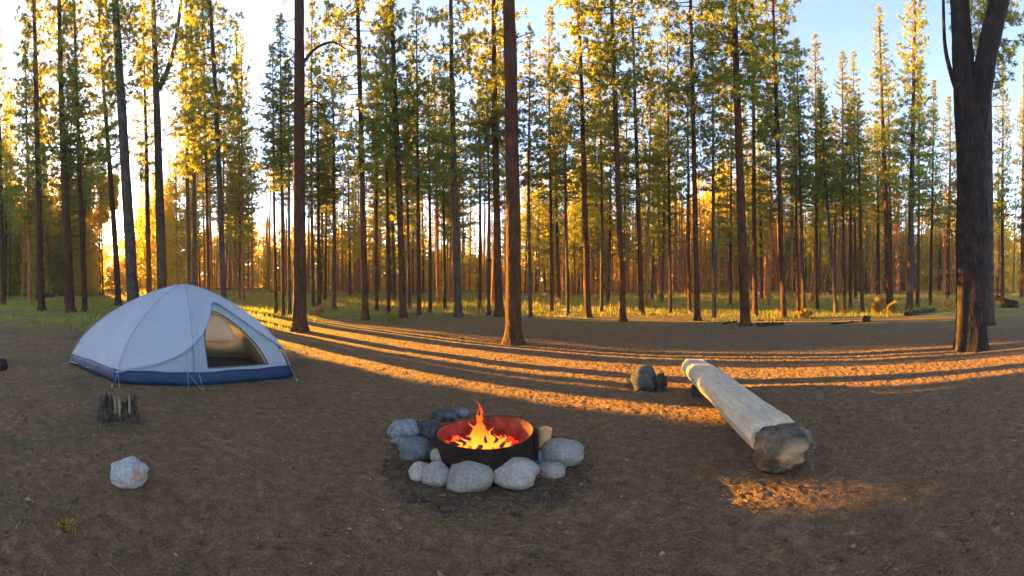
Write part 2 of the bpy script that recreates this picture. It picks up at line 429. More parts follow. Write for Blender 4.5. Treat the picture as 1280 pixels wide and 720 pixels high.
# traced trunks: column of the foot, row of the foot, width in px, column at the top of the picture, label
T0 = [
 (4, 381, 7, -8, 'thin dark pine at the far left edge of the clearing'),
 (52, 390, 10, 38, 'dark slim pine between the left edge and the close-set pair left of the tent'),
 (88, 392, 13, 74, 'thicker dark pine, left one of the close-set pair left of the tent'),
 (106, 391, 8, 90, 'thinner pine, right one of the close-set pair left of the tent'),
 (148, 383, 9, 122, 'slim leaning pine whose foot shows just left of the tent roof'),
 (303, 375, 7, 292, 'thin orange-lit pine rising behind the right slope of the tent'),
 (345, 394, 5, 338, 'leftmost of three thin stems beside the stout pine at the tent door'),
 (354, 396, 5, 349, 'middle of three thin stems beside the stout pine at the tent door'),
 (362, 395, 5, 358, 'rightmost of three thin stems beside the stout pine at the tent door'),
 (399, 387, 6, 396, 'slim pine just right of the stout pine at the tent door'),
 (418, 388, 6, 412, 'second slim pine right of the stout pine at the tent door'),
 (457, 401, 9, 443, 'dark pine standing at the start of the sunlit stripes'),
 (471, 388, 5, 468, 'thin stem right behind the dark pine at the start of the stripes'),
 (486, 396, 5, 480, 'thin stem left of the dark pine with the flared foot'),
 (504, 398, 10, 487, 'dark pine with flared foot left of the fire in the middle distance'),
 (512, 386, 5, 510, 'thin pine crowding the right side of the dark pine with flared foot'),
 (524, 395, 6, 520, 'slim pine second right of the dark pine with flared foot'),
 (538, 391, 5, 533, 'slim pine third right of the dark pine with flared foot'),
 (556, 389, 5, 553, 'thin pine left of the straight dark pine above the campfire'),
 (573, 397, 10, 566, 'straight dark pine above the campfire in the middle distance'),
 (600, 387, 5, 597, 'thin pine right of the straight dark pine above the campfire'),
 (611, 395, 5, 606, 'thin pine left of the dark one close behind the big central pine'),
 (624, 396, 11, 617, 'dark pine close behind the big central pine, on its left'),
 (663, 396, 6, 661, 'slim pine just right of the big central pine'),
 (690, 391, 5, 687, 'thin pine second right of the big central pine'),
 (710, 394, 5, 706, 'thin pine third right of the big central pine'),
 (735, 396, 9, 719, 'dark leaning pine right of the centre of the clearing'),
 (752, 390, 5, 748, 'thin pine between the two dark pines right of centre'),
 (779, 401, 9, 762, 'dark pine with its foot nearest of those right of the centre'),
 (802, 391, 7, 788, 'leaning pine right of the two dark pines right of centre'),
 (838, 390, 5, 833, 'thin reddish pine left of the log bench, far back'),
 (862, 388, 5, 857, 'thin stem left of the dark pine above the log bench'),
 (872, 399, 8, 862, 'dark pine above the far end of the log bench'),
 (893, 396, 6, 888, 'slim pine right of the one above the log bench'),
 (932, 407, 14, 914, 'thick dark pine with its foot nearest on the right half'),
 (944, 393, 7, 938, 'slimmer pine right behind the thick dark pine on the right half'),
 (980, 397, 8, 963, 'slim leaning pine beside the flat fallen log'),
 (998, 390, 5, 992, 'thinner of two pines just right of the flat fallen log'),
 (1005, 391, 6, 992, 'thicker of two pines just right of the flat fallen log'),
 (1022, 386, 5, 1018, 'thin dark stem left of the strongly leaning pine'),
 (1045, 390, 6, 1012, 'pine leaning strongly to the left on the right half'),
 (1055, 387, 5, 1052, 'thin stem just right of the strongly leaning pine'),
 (1063, 386, 5, 1063, 'thin stem second right of the strongly leaning pine'),
 (1078, 388, 6, 1067, 'slim pine left of the golden bush'),
 (1098, 379, 6, 1092, 'slim pine behind the golden bush'),
 (1112, 380, 9, 1096, 'dark pine just right of the golden bush'),
 (1137, 387, 9, 1142, 'straight dark pine left of the dark fallen branch pile'),
 (1147, 383, 5, 1150, 'thin pine right beside the straight dark one near the branch pile'),
 (1163, 380, 5, 1170, 'pale thin pine alone left of the big forked tree'),
 (1185, 377, 6, 1186, 'slim pine close left of the big forked tree'),
 (1246, 372, 5, 1250, 'thin golden stem right of the big forked tree'),
 (1279, 371, 8, 1282, 'pine cut by the right edge of the picture'),
]
for (px, py, w, xt, lab) in T0:
    d = dist(py); p = P(px, py); wm = w * d / F * 1.0
    hz = CAMH + HOR / F * d
    H = random.uniform(18, 23)
    cb = crown_base(p.x, p.y, random.uniform(5.2, 8.2))
    lean = math.atan2((xt - px) / F * d, hz)
    thin = w <= 6
    if thin: H = random.uniform(10.5, 15); cb = min(cb, 5.6)
    if cb > H - 5: H = cb + 6
    pine(p, wm, H, cb, lab, lean=lean * .85, cr=(.72 if thin else .95) * random.uniform(.9, 1.1))
# trunks whose feet hide behind the tent
for (px, d, w, xt, lab, tm) in [
    (168, 19.0, 17, 142, 'stout leaning grey pine rising from behind the top left of the tent', TRG),
    (187, 35.0, 8, 177, 'thin reddish pine between the two stout pines behind the tent', None),
    (237, 32.0, 7, 234, 'left one of two thin orange-lit pines close together above the tent roof', None),
    (261, 26.5, 5, 252, 'very thin pine just right of the thin orange-lit pair above the tent roof', None),
    (242, 30.0, 7, 238, 'right one of two thin orange-lit pines close together above the tent roof', None),
    (280, 21.0, 9, 257, 'slim dark leaning pine behind the right shoulder of the tent', None)]:
    p = at(px, d); hz = CAMH + HOR / F * d
    cb = crown_base(p.x, p.y, 9.0 if w > 10 else 7.5)
    pine(p, w * d / F, 23, cb, lab, lean=math.atan2((xt - px) / F * d, hz) * .9, tm=tm)

def special(px, d, w, xt, H, cb, label, tm, limbs=(), crown=True, name='pine_tree', mat=BARK):
    p = at(px, d); hz = CAMH + HOR / F * d
    root = pine(p, w * d / F, H, cb, label, lean=math.atan2((xt - px) / F * d, hz), tm=tm, rz=0, crown=crown, name=name)
    a = az_of(px); right = Vector((math.cos(a), -math.sin(a), 0)); away = Vector((math.sin(a), math.cos(a), 0))
    for pts, r0, r1 in limbs:      # (right, away, height) relative to the trunk axis
        path = [right * q[0] + away * q[1] + Vector((0, 0, q[2])) for q in pts]
        # smooth the path
        sp = []
        for i in range(len(path) - 1):
            for k in range(5):
                f = k / 5
                p0 = path[max(i - 1, 0)]; p1 = path[i]; p2 = path[i + 1]; p3 = path[min(i + 2, len(path) - 1)]
                sp.append(.5 * ((2 * p1) + (p2 - p0) * f + (2 * p0 - 5 * p1 + 4 * p2 - p3) * f * f + (3 * p1 - p0 - 3 * p2 + p3) * f ** 3))
        sp.append(path[-1])
        rad = [r0 + (r1 - r0) * i / (len(sp) - 1) for i in range(len(sp))]
        v, f = tube(sp, rad, 10)
        mesh_py('limb', v, f, mat, root)
    return root
# the stout pine at the tent door and the big central pine
special(375, dist(413), 19, 370, 24, 10.8, 'stout straight pine standing alone just right of the tent door', TR[0],
        limbs=[([(0, 0, 8.2), (.5, 0, 8.9), (1.1, 0, 9.2), (1.6, .2, 9.1)], .06, .02), ([(0, 0, 6.9), (.4, 0, 7.3), (.75, 0, 7.2), (.95, 0, 6.7)], .05, .015)])
special(642, dist(429), 22, 637, 24, 10.2, 'big reddish pine standing alone at the centre behind the campfire', TR[1])
special(203, 27.9, 15, 192, 24, 13.5, 'stout dark pine behind the tent with one long bare limb rising right', TRG, mat=BARKG,
        limbs=[([(0.1, 0, 13.4), (.6, 0, 14.3), (1.2, 0, 16.0), (1.65, 0, 18.5), (1.8, 0, 20)], .19, .07)])
# big forked tree on the right
pb = dist(436)
def forked_tree():
    p = at(1214, pb); a = az_of(1214)
    root = empty('forked_tree', (p.x, p.y, G(p.x, p.y) - .02), 'massive dark tree on the right with a trunk that forks near the top', 'tree')
    root.rotation_euler = (0, 0, -a)          # local x to the right, y away
    def rough(path, rad, seed, sides=44):
        # dense rings, furrowed
        sp = []; rr = []
        M = 14
        for i in range(len(path) - 1):
            for k in range(M):
                f = k / M; P0, P1, P2, P3 = [Vector(path[max(0, min(len(path) - 1, i + o))]) for o in (-1, 0, 1, 2)]
                sp.append(.5 * ((2 * P1) + (P2 - P0) * f + (2 * P0 - 5 * P1 + 4 * P2 - P3) * f * f + (3 * P1 - P0 - 3 * P2 + P3) * f ** 3))
                rr.append(rad[i] + (rad[i + 1] - rad[i]) * f)
        sp.append(Vector(path[-1])); rr.append(rad[-1])
        v, f = tube(sp, rr, sides)
        out = []
        for j, q in enumerate(v):
            c = sp[j // sides]; d = (q - c); L = d.length; d.normalize()
            k = j % sides
            g = noise.noise(Vector((d.x * 4.5, d.y * 4.5, q.z * .9 + seed))) * .11 + abs(noise.noise(Vector((d.x * 9, d.y * 9, q.z * 1.6 + seed)))) * -.09 + noise.noise(Vector((d.x * 20, d.y * 20, q.z * 5))) * .03
            out.append(c + d * L * (1 + g))
        return out, f
    V, Fc = rough([(0, 0, -.08), (0, 0, .12), (.0, 0, .5), (.02, 0, 2), (.03, 0, 3.6), (.01, 0, 5.0), (0, .05, 6.3)], [.47, .42, .385, .37, .365, .35, .26], 3)
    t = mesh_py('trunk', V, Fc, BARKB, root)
    for pts, r, sd in [([(-.06, 0, 4.2), (-.12, 0, 5.6), (-.20, 0, 7.0), (-.30, 0, 8.6), (-.45, 0, 11)], [.26, .27, .25, .22, .18], 8),
                       ([(.10, 0, 4.2), (.16, 0, 5.4), (.33, 0, 6.7), (.62, 0, 8.0), (.95, 0, 9.3), (1.2, 0, 11)], [.24, .26, .25, .24, .22, .18], 13),
                       ([(-.25, 0, 5.9), (-.45, .05, 6.4), (-.62, .1, 7.2), (-.66, .1, 8.6)], [.09, .06, .045, .03], 17)]:
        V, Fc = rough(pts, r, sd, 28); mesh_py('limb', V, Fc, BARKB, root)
    tree_xy.append((p.x, p.y))
forked_tree()
special(1238, dist(406), 11, 1236, 20, 8.5, 'dark pine half hidden behind the massive forked tree', TR[2])

# background pines, one by one
def fits(x, y, m):
    for a, b in tree_xy:
        if (a - x) ** 2 + (b - y) ** 2 < m * m: return False
    return True
cnt = 0; tries = 0
while cnt < 222 and tries < 60000:
    tries += 1
    px = random.uniform(-40, 1320); d = 26 + 54 * random.random() ** .9
    if cnt > 190: px = random.uniform(-30, 330); d = random.uniform(61, 80)
    p = at(px, d); s, t = st(p.x, p.y)
    if (4.4 < s < 9.9 or 2.8 < s < 3.8) and t < 0: continue
    if 16.5 < s < 22 and t < -20 and random.random() < .55: continue
    if not fits(p.x, p.y, 1.5): continue
    if s > 20 and t < -40 and random.random() < .6: continue        # the thin, sunny edge of the wood
    if 1140 < px < 1190 and d < 40: continue
    if px > 1225 and random.random() < .55: continue
    w = random.uniform(.2, .36); H = random.uniform(13, 20)
    cb = crown_base(p.x, p.y, random.uniform(3.4, 7.0) if d < 42 else random.uniform(1.5, 5))
    if cb > H - 5: H = cb + 6
    near = d < 42
    pine(p, w, H, cb, 'slim pine deep in the crowded forest behind the clearing, one of many alike', 'slim pines crowding the forest behind the clearing',
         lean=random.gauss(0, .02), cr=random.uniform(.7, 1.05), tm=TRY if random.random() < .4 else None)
    cnt += 1

# far woods: leafy mass behind the pines
def leaf_mass(name, clumps, leaf, mat, label, cat, gap=False):
    """clumps: (x, y, zc, rx, rz, n)"""
    P_ = []; 
    for (x, y, zc, rx, rz, n) in clumps:
        d = rng.normal(size=(n, 3)); d /= np.linalg.norm(d, axis=1, keepdims=True)
        q = d * (rng.random((n, 1)) ** .45)
        P_.append(np.array([x, y, zc]) + q * np.array([rx, rx, rz]))
    c = np.vstack(P_); n = len(c); c[:, 2] = np.maximum(c[:, 2], .05)
    if gap:                      # a small gap in the leaves lets one low ray through
        q = [st(u, v) for u, v in c[:, :2]]; ss = np.array([u[0] for u in q]); tg = np.array([u[1] for u in q]) + c[:, 2] / math.tan(R(SUN_EL))
        c = c[~((ss > 3.02) & (ss < 3.52) & (tg > -1.5) & (tg < .45))]; n = len(c)
    a = rng.normal(size=(n, 3)); a /= np.linalg.norm(a, axis=1, keepdims=True)
    b = np.cross(a, rng.normal(size=(n, 3))); b /= np.linalg.norm(b, axis=1, keepdims=True)
    s = leaf * (.6 + .8 * rng.random((n, 1)))
    V = np.stack([c - a * s, c + b * s * .5, c + a * s, c - b * s * .5], 1).reshape(-1, 3)
    o = mesh_np(name, V, np.arange(n * 4).reshape(-1, 4), mat)
    return tag(o, label, cat, kind='stuff')
def wall():
    cl = []
    for (s0, s1) in ((-11, 4.2), (10.2, 14.6)):
        s = s0
        while s < s1:
            t = random.uniform(-60, -47); h = random.uniform(11, 14.5); rr = random.uniform(1.1, 1.9)
            rr2 = rr
            x, y = from_st(s, t); z = .6
            while z < h:
                k = 1 - .55 * (z / h) ** 2
                ox, oy = random.gauss(0, .4) , random.gauss(0, .4)
                so = min(max(s + ox, s0 - 1), 5.12 - rr2 * k) if s < 5 else max(s + ox, 9.4 + rr2 * k)
                xx, yy = from_st(so, t + oy)
                cl.append((xx, yy, z, rr2 * k, .9, int((270 if s < 5 else 190) * (rr2 * k / 1.4) ** 2)))
                z += random.uniform(.7, 1.1)
            s += random.uniform(.35, .6)
    for i in range(30):          # leaf clumps added to block sun through the upper part of the gap
        x, y = from_st(4.95 + .95 * (i % 10) / 9, -50 - random.random() * 2); cl.append((x, y, 10.45 + 1.25 * (i // 10), .34, .8, 130))
    for i in range(34):          # more clumps added beside the gap to keep the dirt shaded
        x, y = from_st(random.uniform(3.95, 4.75), random.uniform(-56, -49)); cl.append((x, y, random.uniform(8.5, 14), .36, .8, 120))
    for i in range(26):  # clumps added high up against stray sun on the foreground
        x, y = from_st(random.uniform(-1, 2.6), random.uniform(-56, -49)); cl.append((x, y, random.uniform(9, 14), .5, .8, 130))
    return cl
wc = wall()
leaf_mass('leafy_thicket', wc, .17, LEAF, 'backlit yellow-green leafy thicket in the distance behind the tent', 'thicket', gap=True)
def ring():
    cl = []
    a = -70.0
    while a < 70:
        px = 640 + a * K
        x0 = random.uniform(62, 90) if a > -32 else random.uniform(78, 98); x, y = x0 * math.sin(R(a)), x0 * math.cos(R(a)); s, t = st(x, y)
        hmax = 8 + 12 * float(vn(np.array([a / 5]), np.array([.5]), 61)[0])
        if t < -35: hmax = min(hmax + 3, 3 + (-t - 30) * .19)
        if 3 < s < 11 and t < -30: hmax = min(hmax, 7)
        if px > 1100: hmax *= .8
        rr = random.uniform(1.6, 3.0); z = .8; h = hmax * random.uniform(.6, 1.15)
        while z < h:
            cl.append((x + random.gauss(0, .9), y + random.gauss(0, .9), z, rr * (1 - .5 * z / h), 1.1, 125))
            z += random.uniform(.9, 1.5)
        a += random.uniform(.22, .5)
    return cl
leaf_mass('far_woods', ring(), .25, LEAF, 'distant yellow-green woods closing the view behind all the pines', 'woods')

def distant_trunks():
    V = []; Fc = []; n = 0
    for i in range(6000):
        if n >= 560: break
        px = random.uniform(-30, 1310) if random.random() < .25 else random.uniform(330, 1310)
        d = random.uniform(44, 84); p = at(px, d); s, t = st(p.x, p.y)
        if (2.5 < s < 10.2) and t < 0: continue
        if px > 1140 and random.random() < .5: continue
        if not fits(p.x, p.y, .6): continue
        h = random.uniform(11, 17); r = random.uniform(.08, .15); g = G(p.x, p.y); a, b = random.gauss(0, .25), random.gauss(0, .25)
        path = [Vector((p.x + a * f * f, p.y + b * f, g - .1 + h * f)) for f in (0, .03, .3, .6, 1)]
        v, f = tube(path, [r * 1.25, r, r * .85, r * .6, r * .2], 7)
        o = len(V); V += v; Fc += [tuple(k + o for k in q) for q in f]; n += 1
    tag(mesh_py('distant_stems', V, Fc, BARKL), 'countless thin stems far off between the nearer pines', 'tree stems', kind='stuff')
distant_trunks()

# ------------------------------------------------------------------ rocks
def mat_rock(name, c1, c2, c3, moss=None):
    m, nt, b = newmat(name); co = coords(nt, (1, 1, 1), 'Object')
    n1 = noi(nt, co, 5, 7, .7); n2 = noi(nt, co, 45, 4, .8)
    c = ramp(nt, n1, [(.3, c1), (.5, c2), (.72, c3)])
    c = mixc(nt, ramp(nt, n2, [(.42, (.55, .55, .55)), (.6, (0, 0, 0))]), c, tuple(v * .55 for v in c1))
    oi = N(nt, 'ShaderNodeObjectInfo')
    c = mixc(nt, 1.0, c, ramp(nt, oi.outputs['Random'], [(0, (.62, .63, .64)), (.5, (.9, .88, .85)), (1, (1.12, 1.08, 1.02))]), 'MULTIPLY')
    if moss: c = mixc(nt, ramp(nt, noi(nt, co, 6, 5), [(.55, (0, 0, 0)), (.62, (.9, .9, .9))]), c, moss)
    nt.links.new(c, b.inputs['Base Color']); b.inputs['Roughness'].default_value = .9; b.inputs['Specular IOR Level'].default_value = .25
    bump(nt, b, noi(nt, co, 22, 8, .7), .6, .02); return m
ROCK = [mat_rock('grey_granite', (.22, .19, .155), (.32, .285, .24), (.42, .385, .33)),
        mat_rock('bluish_rock', (.085, .09, .09), (.14, .15, .15), (.22, .225, .22)),
        mat_rock('tan_rock', (.24, .20, .14), (.34, .30, .22), (.42, .38, .29)),
        mat_rock('sooty_rock', (.02, .02, .02), (.06, .064, .066), (.18, .185, .18)),
        mat_rock('blotchy_rock', (.09, .10, .11), (.2, .215, .22), (.42, .43, .42))]
def rock_mesh(seed, sx, sy, sz, rough=.16, facet=.0, sub=5):
    bm = bmesh.new(); bmesh.ops.create_icosphere(bm, subdivisions=sub, radius=1)
    o = Vector((seed * 7.3, seed * 3.1, 0)); rs = random.Random(seed)
    pl = [(Vector((rs.gauss(0, 1), rs.gauss(0, 1), rs.gauss(0, .8))).normalized(), rs.uniform(.82, .96)) for _ in range(8)]
    for v in bm.verts:
        n = v.co.normalized(); r = 1 + rough * noise.noise(n * 1.3 + o) * 1.5 + rough * .35 * noise.noise(n * 4 + o) + rough * .1 * noise.noise(n * 12 + o)
        for d, lim in pl:
            q = n.dot(d) * r
            if q > lim: r *= 1 - (1 - lim / q) * .75
        v.co = Vector((n.x * r * sx, n.y * r * sy, max(n.z, -.75) * r * sz))
    return bm
stones = [
 (505.5, 551, 37, 29, 4, 'blotchy pale stone at the far left end of the fire ring'),
 (519, 549, 20, 26, 3, 'sooty dark stone wedged beside the blotchy pale one'),
 (540, 551, 23, 32, 3, 'dark bluish upright stone leaning on the left of the steel ring'),
 (557, 528, 28, 18, 3, 'dark flat-topped stone behind the left side of the steel ring'),
 (576, 522, 20, 14, 4, 'small pale-topped stone behind the flames'),
 (522, 580, 38, 37, 1, 'bluish stone on the left side, above the pair of front left ones'),
 (501, 557, 22, 11, 4, 'low flat stone at the outer left foot of the ring'),
 (556, 596, 33, 26, 2, 'tan rounded stone touching the left front of the steel ring'),
 (525, 604, 24, 31, 0, 'narrow grey stone at the outermost front left'),
 (546, 611, 35, 34, 0, 'grey stone second from the front left, beside the narrow one'),
 (588.5, 618, 55, 44, 0, 'large grey stone in front of the ring, left of the two largest front ones'),
 (642, 613, 60, 41, 0, 'large grey stone in front of the ring, right of the two largest front ones'),
 (689, 601, 32, 23, 0, 'small oval grey stone at the front right'),
 (700, 588, 54, 40, 0, 'largest pale stone on the right end of the ring'),
 (668, 586, 22, 24, 1, 'small bluish stone between the steel ring and the largest pale one'),
 (674, 565, 15, 14, 1, 'smallest dark stone tucked behind on the right of the ring'),
]
for i, (px, by, w, h, mi, lab) in enumerate(stones):
    d = dist(by); sx = w * 1.13 * d / F / 2; p = at(px, d + sx * .75)
    sz = h * d / F / 2 * .92
    o = from_bm('fire_stone', rock_mesh(i + 3, sx * 1.06, sx * random.uniform(.8, .95), sz * 1.05, .14, sub=4), ROCK[mi])
    o.location = (p.x, p.y, G(p.x, p.y) + sz * (.56 if mi != 2 else 1.5)); o.rotation_euler = (random.uniform(-.1, .1), random.uniform(-.12, .12), -az_of(px))
    tag(o, lab, 'stone', 'stones ringing the campfire')
ROCKO = mat_rock('stained_rock', (.26, .26, .25), (.38, .38, .37), (.5, .49, .46), (.28, .16, .07))
d = dist(612); p = at(161, d + .1)
o = from_bm('boulder', rock_mesh(41, .155, .135, .125, .2), ROCKO); o.location = (p.x, p.y, G(p.x, p.y) + .07); o.rotation_euler = (0, .12, .9)
tag(o, 'lone pale rock with a rusty stain in the left foreground dirt', 'rock')
MOSSR = mat_rock('mossy_rock', (.05, .052, .045), (.12, .12, .105), (.24, .235, .21), (.03, .036, .018))
d = dist(491); p = at(806, d + .16)
o = from_bm('boulder', rock_mesh(52, .195, .19, .20, .2), MOSSR); o.location = (p.x, p.y, G(p.x, p.y) + .13)
tag(o, 'grey mottled rock beside the far end of the log bench', 'rock')

# ------------------------------------------------------------------ fire ring
FC = at(605, 3.86); FR = .425; RH = .295
def steel_ring():
    root = empty('fire_pit', (FC.x, FC.y, 0), 'dark steel fire ring full of red embers amid stones', 'fire ring')
    m = simple('burnt_steel', (.006, .005, .005), (.03, .016, .010), 9, .9, .7, .008, metallic=0, spec=.12)
    mi = simple('rusty_inside', (.03, .016, .012), (.22, .10, .06), 9, .8, .8, .008)
    n = 72; V = []; Fc = []
    prof = [(FR - .006, .02), (FR - .006, RH - .004), (FR - .012, RH), (FR + .004, RH + .004), (FR + .006, RH - .006), (FR + .002, RH - .03), (FR + .002, -.05), (FR - .004, -.05)]
    for k in range(n):
        a = 2 * PI * k / n; wob = 1 + .008 * math.sin(3 * a + 1)
        for r, z in prof: V.append((r * wob * math.cos(a), r * wob * math.sin(a), z + .012 * math.sin(a * 2) * (z > .1) + .02 * math.cos(a) * (z > .1)))
    q = len(prof); mi_idx = []
    for k in range(n):
        k2 = (k + 1) % n
        for j in range(q):
            j2 = (j + 1) % q
            Fc.append((k * q + j, k2 * q + j, k2 * q + j2, k * q + j2)); mi_idx.append(1 if j in (0,) else 0)
    o = mesh_py('steel_wall', V, Fc, [m, mi], root)
    for p_, i_ in zip(o.data.polygons, mi_idx): p_.material_index = i_
    # bracket on the right side
    bm = bmesh.new(); bmesh.ops.create_cube(bm, size=1)
    bmesh.ops.scale(bm, vec=(.035, .10, .30), verts=bm.verts); bmesh.ops.bevel(bm, geom=bm.edges, offset=.006, segments=2)
    b = from_bm('bracket', bm, m, root, False); b.location = (FR + .024, -.03, .16)
    return root
steel_ring()
# split block leaning on the ring's right
bm = bmesh.new(); bmesh.ops.create_cone(bm, cap_ends=True, segments=20, radius1=.075, radius2=.07, depth=.28)
for v in bm.verts:
    if v.co.x > .02: v.co.x = .02 + (v.co.x - .02) * .2
    v.co += Vector((noise.noise(v.co * 20), noise.noise(v.co * 20 + Vector((5, 0, 0))), 0)) * .008
b = from_bm('firewood_block', bm, simple('split_wood', (.33, .17, .07), (.5, .3, .14), 18, .8, sc3=(1, 1, .2)), smooth=False)
b.location = (FC.x + FR + .085, FC.y + .10, .15); b.rotation_euler = (.1, -.10, 2.4)
tag(b, 'tan split firewood block leaning on the right of the steel fire ring', 'firewood')

def emis(name, c0, c1, c2, s0, zlo, zhi, edge=True):
    m, nt, b = newmat(name); nt.nodes.remove(b)
    tc = N(nt, 'ShaderNodeTexCoord'); sp = N(nt, 'ShaderNodeSeparateXYZ'); nt.links.new(tc.outputs['Object'], sp.inputs[0])
    mr = N(nt, 'ShaderNodeMapRange'); mr.inputs[1].default_value = zlo; mr.inputs[2].default_value = zhi
    nt.links.new(sp.outputs[2], mr.inputs[0])
    n = noi(nt, tc.outputs['Object'], 14, 3)
    ad = N(nt, 'ShaderNodeMath', operation='MULTIPLY_ADD'); nt.links.new(n, ad.inputs[0]); ad.inputs[1].default_value = .5
    sb = N(nt, 'ShaderNodeMath', operation='SUBTRACT'); nt.links.new(mr.outputs[0], sb.inputs[0]); sb.inputs[1].default_value = .25
    nt.links.new(sb.outputs[0], ad.inputs[2])
    c = ramp(nt, ad.outputs[0], [(0, c0), (.45, c1), (.95, c2)])
    e = N(nt, 'ShaderNodeEmission'); nt.links.new(c, e.inputs[0]); e.inputs[1].default_value = s0
    tr = N(nt, 'ShaderNodeBsdfTransparent'); lw = N(nt, 'ShaderNodeLayerWeight', Blend=.35)
    mx = N(nt, 'ShaderNodeMixShader')
    fa = N(nt, 'ShaderNodeMath', operation='MULTIPLY_ADD'); nt.links.new(noi(nt, tc.outputs['Object'], 26, 4), fa.inputs[0]); fa.inputs[1].default_value = .9; fb = N(nt, 'ShaderNodeMath', operation='SUBTRACT'); nt.links.new(lw.outputs['Facing'], fb.inputs[0]); fb.inputs[1].default_value = .38; nt.links.new(fb.outputs[0], fa.inputs[2])
    rr = ramp(nt, fa.outputs[0], [(.1, (.15, .15, .15)), (.62, (1, 1, 1))])
    nt.links.new(rr, mx.inputs[0]); nt.links.new(e.outputs[0], mx.inputs[1]); nt.links.new(tr.outputs[0], mx.inputs[2])
    nt.links.new(mx.outputs[0], nt.nodes['Material Output'].inputs[0]); return m
def fire():
    root = empty('campfire', (FC.x, FC.y, .12), 'small orange campfire burning inside the dark steel ring', 'campfire')
    FM = emis('flame', (1, .36, .03), (1, .11, .008), (.7, .015, .002), FLAME_E, 0, .42)
    rs = random.Random(5)
    for (x, y, h, w) in [(-.05, -.02, .42, .032), (-.02, -.05, .29, .04), (-.09, -.03, .24, .036), (.03, -.04, .20, .036), (.12, -.02, .12, .03), (-.15, -.06, .12, .03), (-.03, .05, .34, .03), (.20, -.06, .08, .03), (.0, -.12, .13, .035), (-.06, -.09, .17, .035), (-.21, -.05, .08, .025), (.07, .03, .17, .03), (-.075, .03, .27, .028), (.06, -.11, .10, .03), (.16, .06, .09, .025), (-.12, .07, .15, .03)]:
        path = []; rad = []
        ph = rs.random() * 6
        for i in range(15):
            f = i / 14
            path.append(Vector((math.sin(f * 6 + ph) * .03 * (f + .2) + .0 * f, math.cos(f * 4 + ph) * .02 * f, h * f)))
            rad.append(w * max(.03, (math.sin(PI * min(1, (f * .75 + .25))) ** 1.1)) * (1 - f) ** .4 * (1 + .25 * math.sin(f * 17 + ph)) + .001)
        v, f = tube(path, rad, 12)
        v = [q + Vector((noise.noise(q * 14 + Vector((ph, 0, 0))), noise.noise(q * 14 + Vector((0, ph, 0))), 0)) * .016 for q in v]
        o = mesh_py('flame', v, f, FM, root); o.location = (x, y, .03)
    # ember bed
    m, nt, b = newmat('embers'); co = coords(nt, (1, 1, 1), 'Object')
    n = noi(nt, co, 16, 5, .7)
    c = ramp(nt, n, [(.3, (.35, .004, .001)), (.52, (1, .02, .003)), (.78, (1, .16, .015))])
    nt.links.new(c, b.inputs['Emission Color'])
    e = ramp(nt, n, [(.32, (.12, .12, .12)), (.62, (1, 1, 1))]); ml = N(nt, 'ShaderNodeMath', operation='MULTIPLY'); nt.links.new(e, ml.inputs[0]); ml.inputs[1].default_value = EMBER_E
    nt.links.new(ml.outputs[0], b.inputs['Emission Strength'])
    b.inputs['Base Color'].default_value = (.05, .02, .015, 1); b.inputs['Roughness'].default_value = 1
    parts = []
    for i in range(230):
        r = .38 * math.sqrt(rs.random()); a = rs.random() * 6.28; s = rs.uniform(.018, .042)
        bm = bmesh.new(); bmesh.ops.create_icosphere(bm, subdivisions=1, radius=s)
        off = Vector((r * math.cos(a), r * math.sin(a), .05 * (1 - r / .4) - .01 + rs.uniform(-.01, .02)))
        vv = [Vector((v.co.x * rs.uniform(.7, 1.4), v.co.y * rs.uniform(.7, 1.4), v.co.z * rs.uniform(.5, 1))) + off for v in bm.verts]
        ff = [tuple(v.index for v in q.verts) for q in bm.faces]; bm.free(); parts.append((vv, ff))
    parts.append(tube([Vector((0, 0, -.14)), Vector((0, 0, -.02))], [.41, .41], 40))
    v, f = merge(parts); tag(mesh_py('embers', v, f, m, root, False), kind='stuff')
    ch = simple('charred_wood', (.008, .007, .006), (.06, .045, .035), 20, .9, .8, .01)
    for (x, y, a, tl, L) in [(-.12, .06, .5, .12, .4), (.08, .1, 2.2, .1, .36), (.0, -.02, 1.2, .22, .3)]:
        dv = Vector((math.cos(a), math.sin(a), tl)); v, f = tube([dv * (-L / 2), dv * (-L / 4), dv * (L / 4), dv * (L / 2)], [.03, .035, .032, .024], 9)
        v = [q + Vector((noise.noise(q * 30),) * 3) * .008 for q in v]
        o = mesh_py('charred_log', v, f, ch, root); o.location = (x, y, .07)
FLAME_E = .17; EMBER_E = .2
fire()
CHAR = simple('charcoal', (.006, .005, .005), (.05, .04, .03), 30)
sticks('charcoal_bits', 260, .70, .92, .02, .09, .006, CHAR, 'charcoal and burnt twigs around the foot of the fire stones', 'charcoal', cx=(FC.x + .02, FC.y), zr=.008)

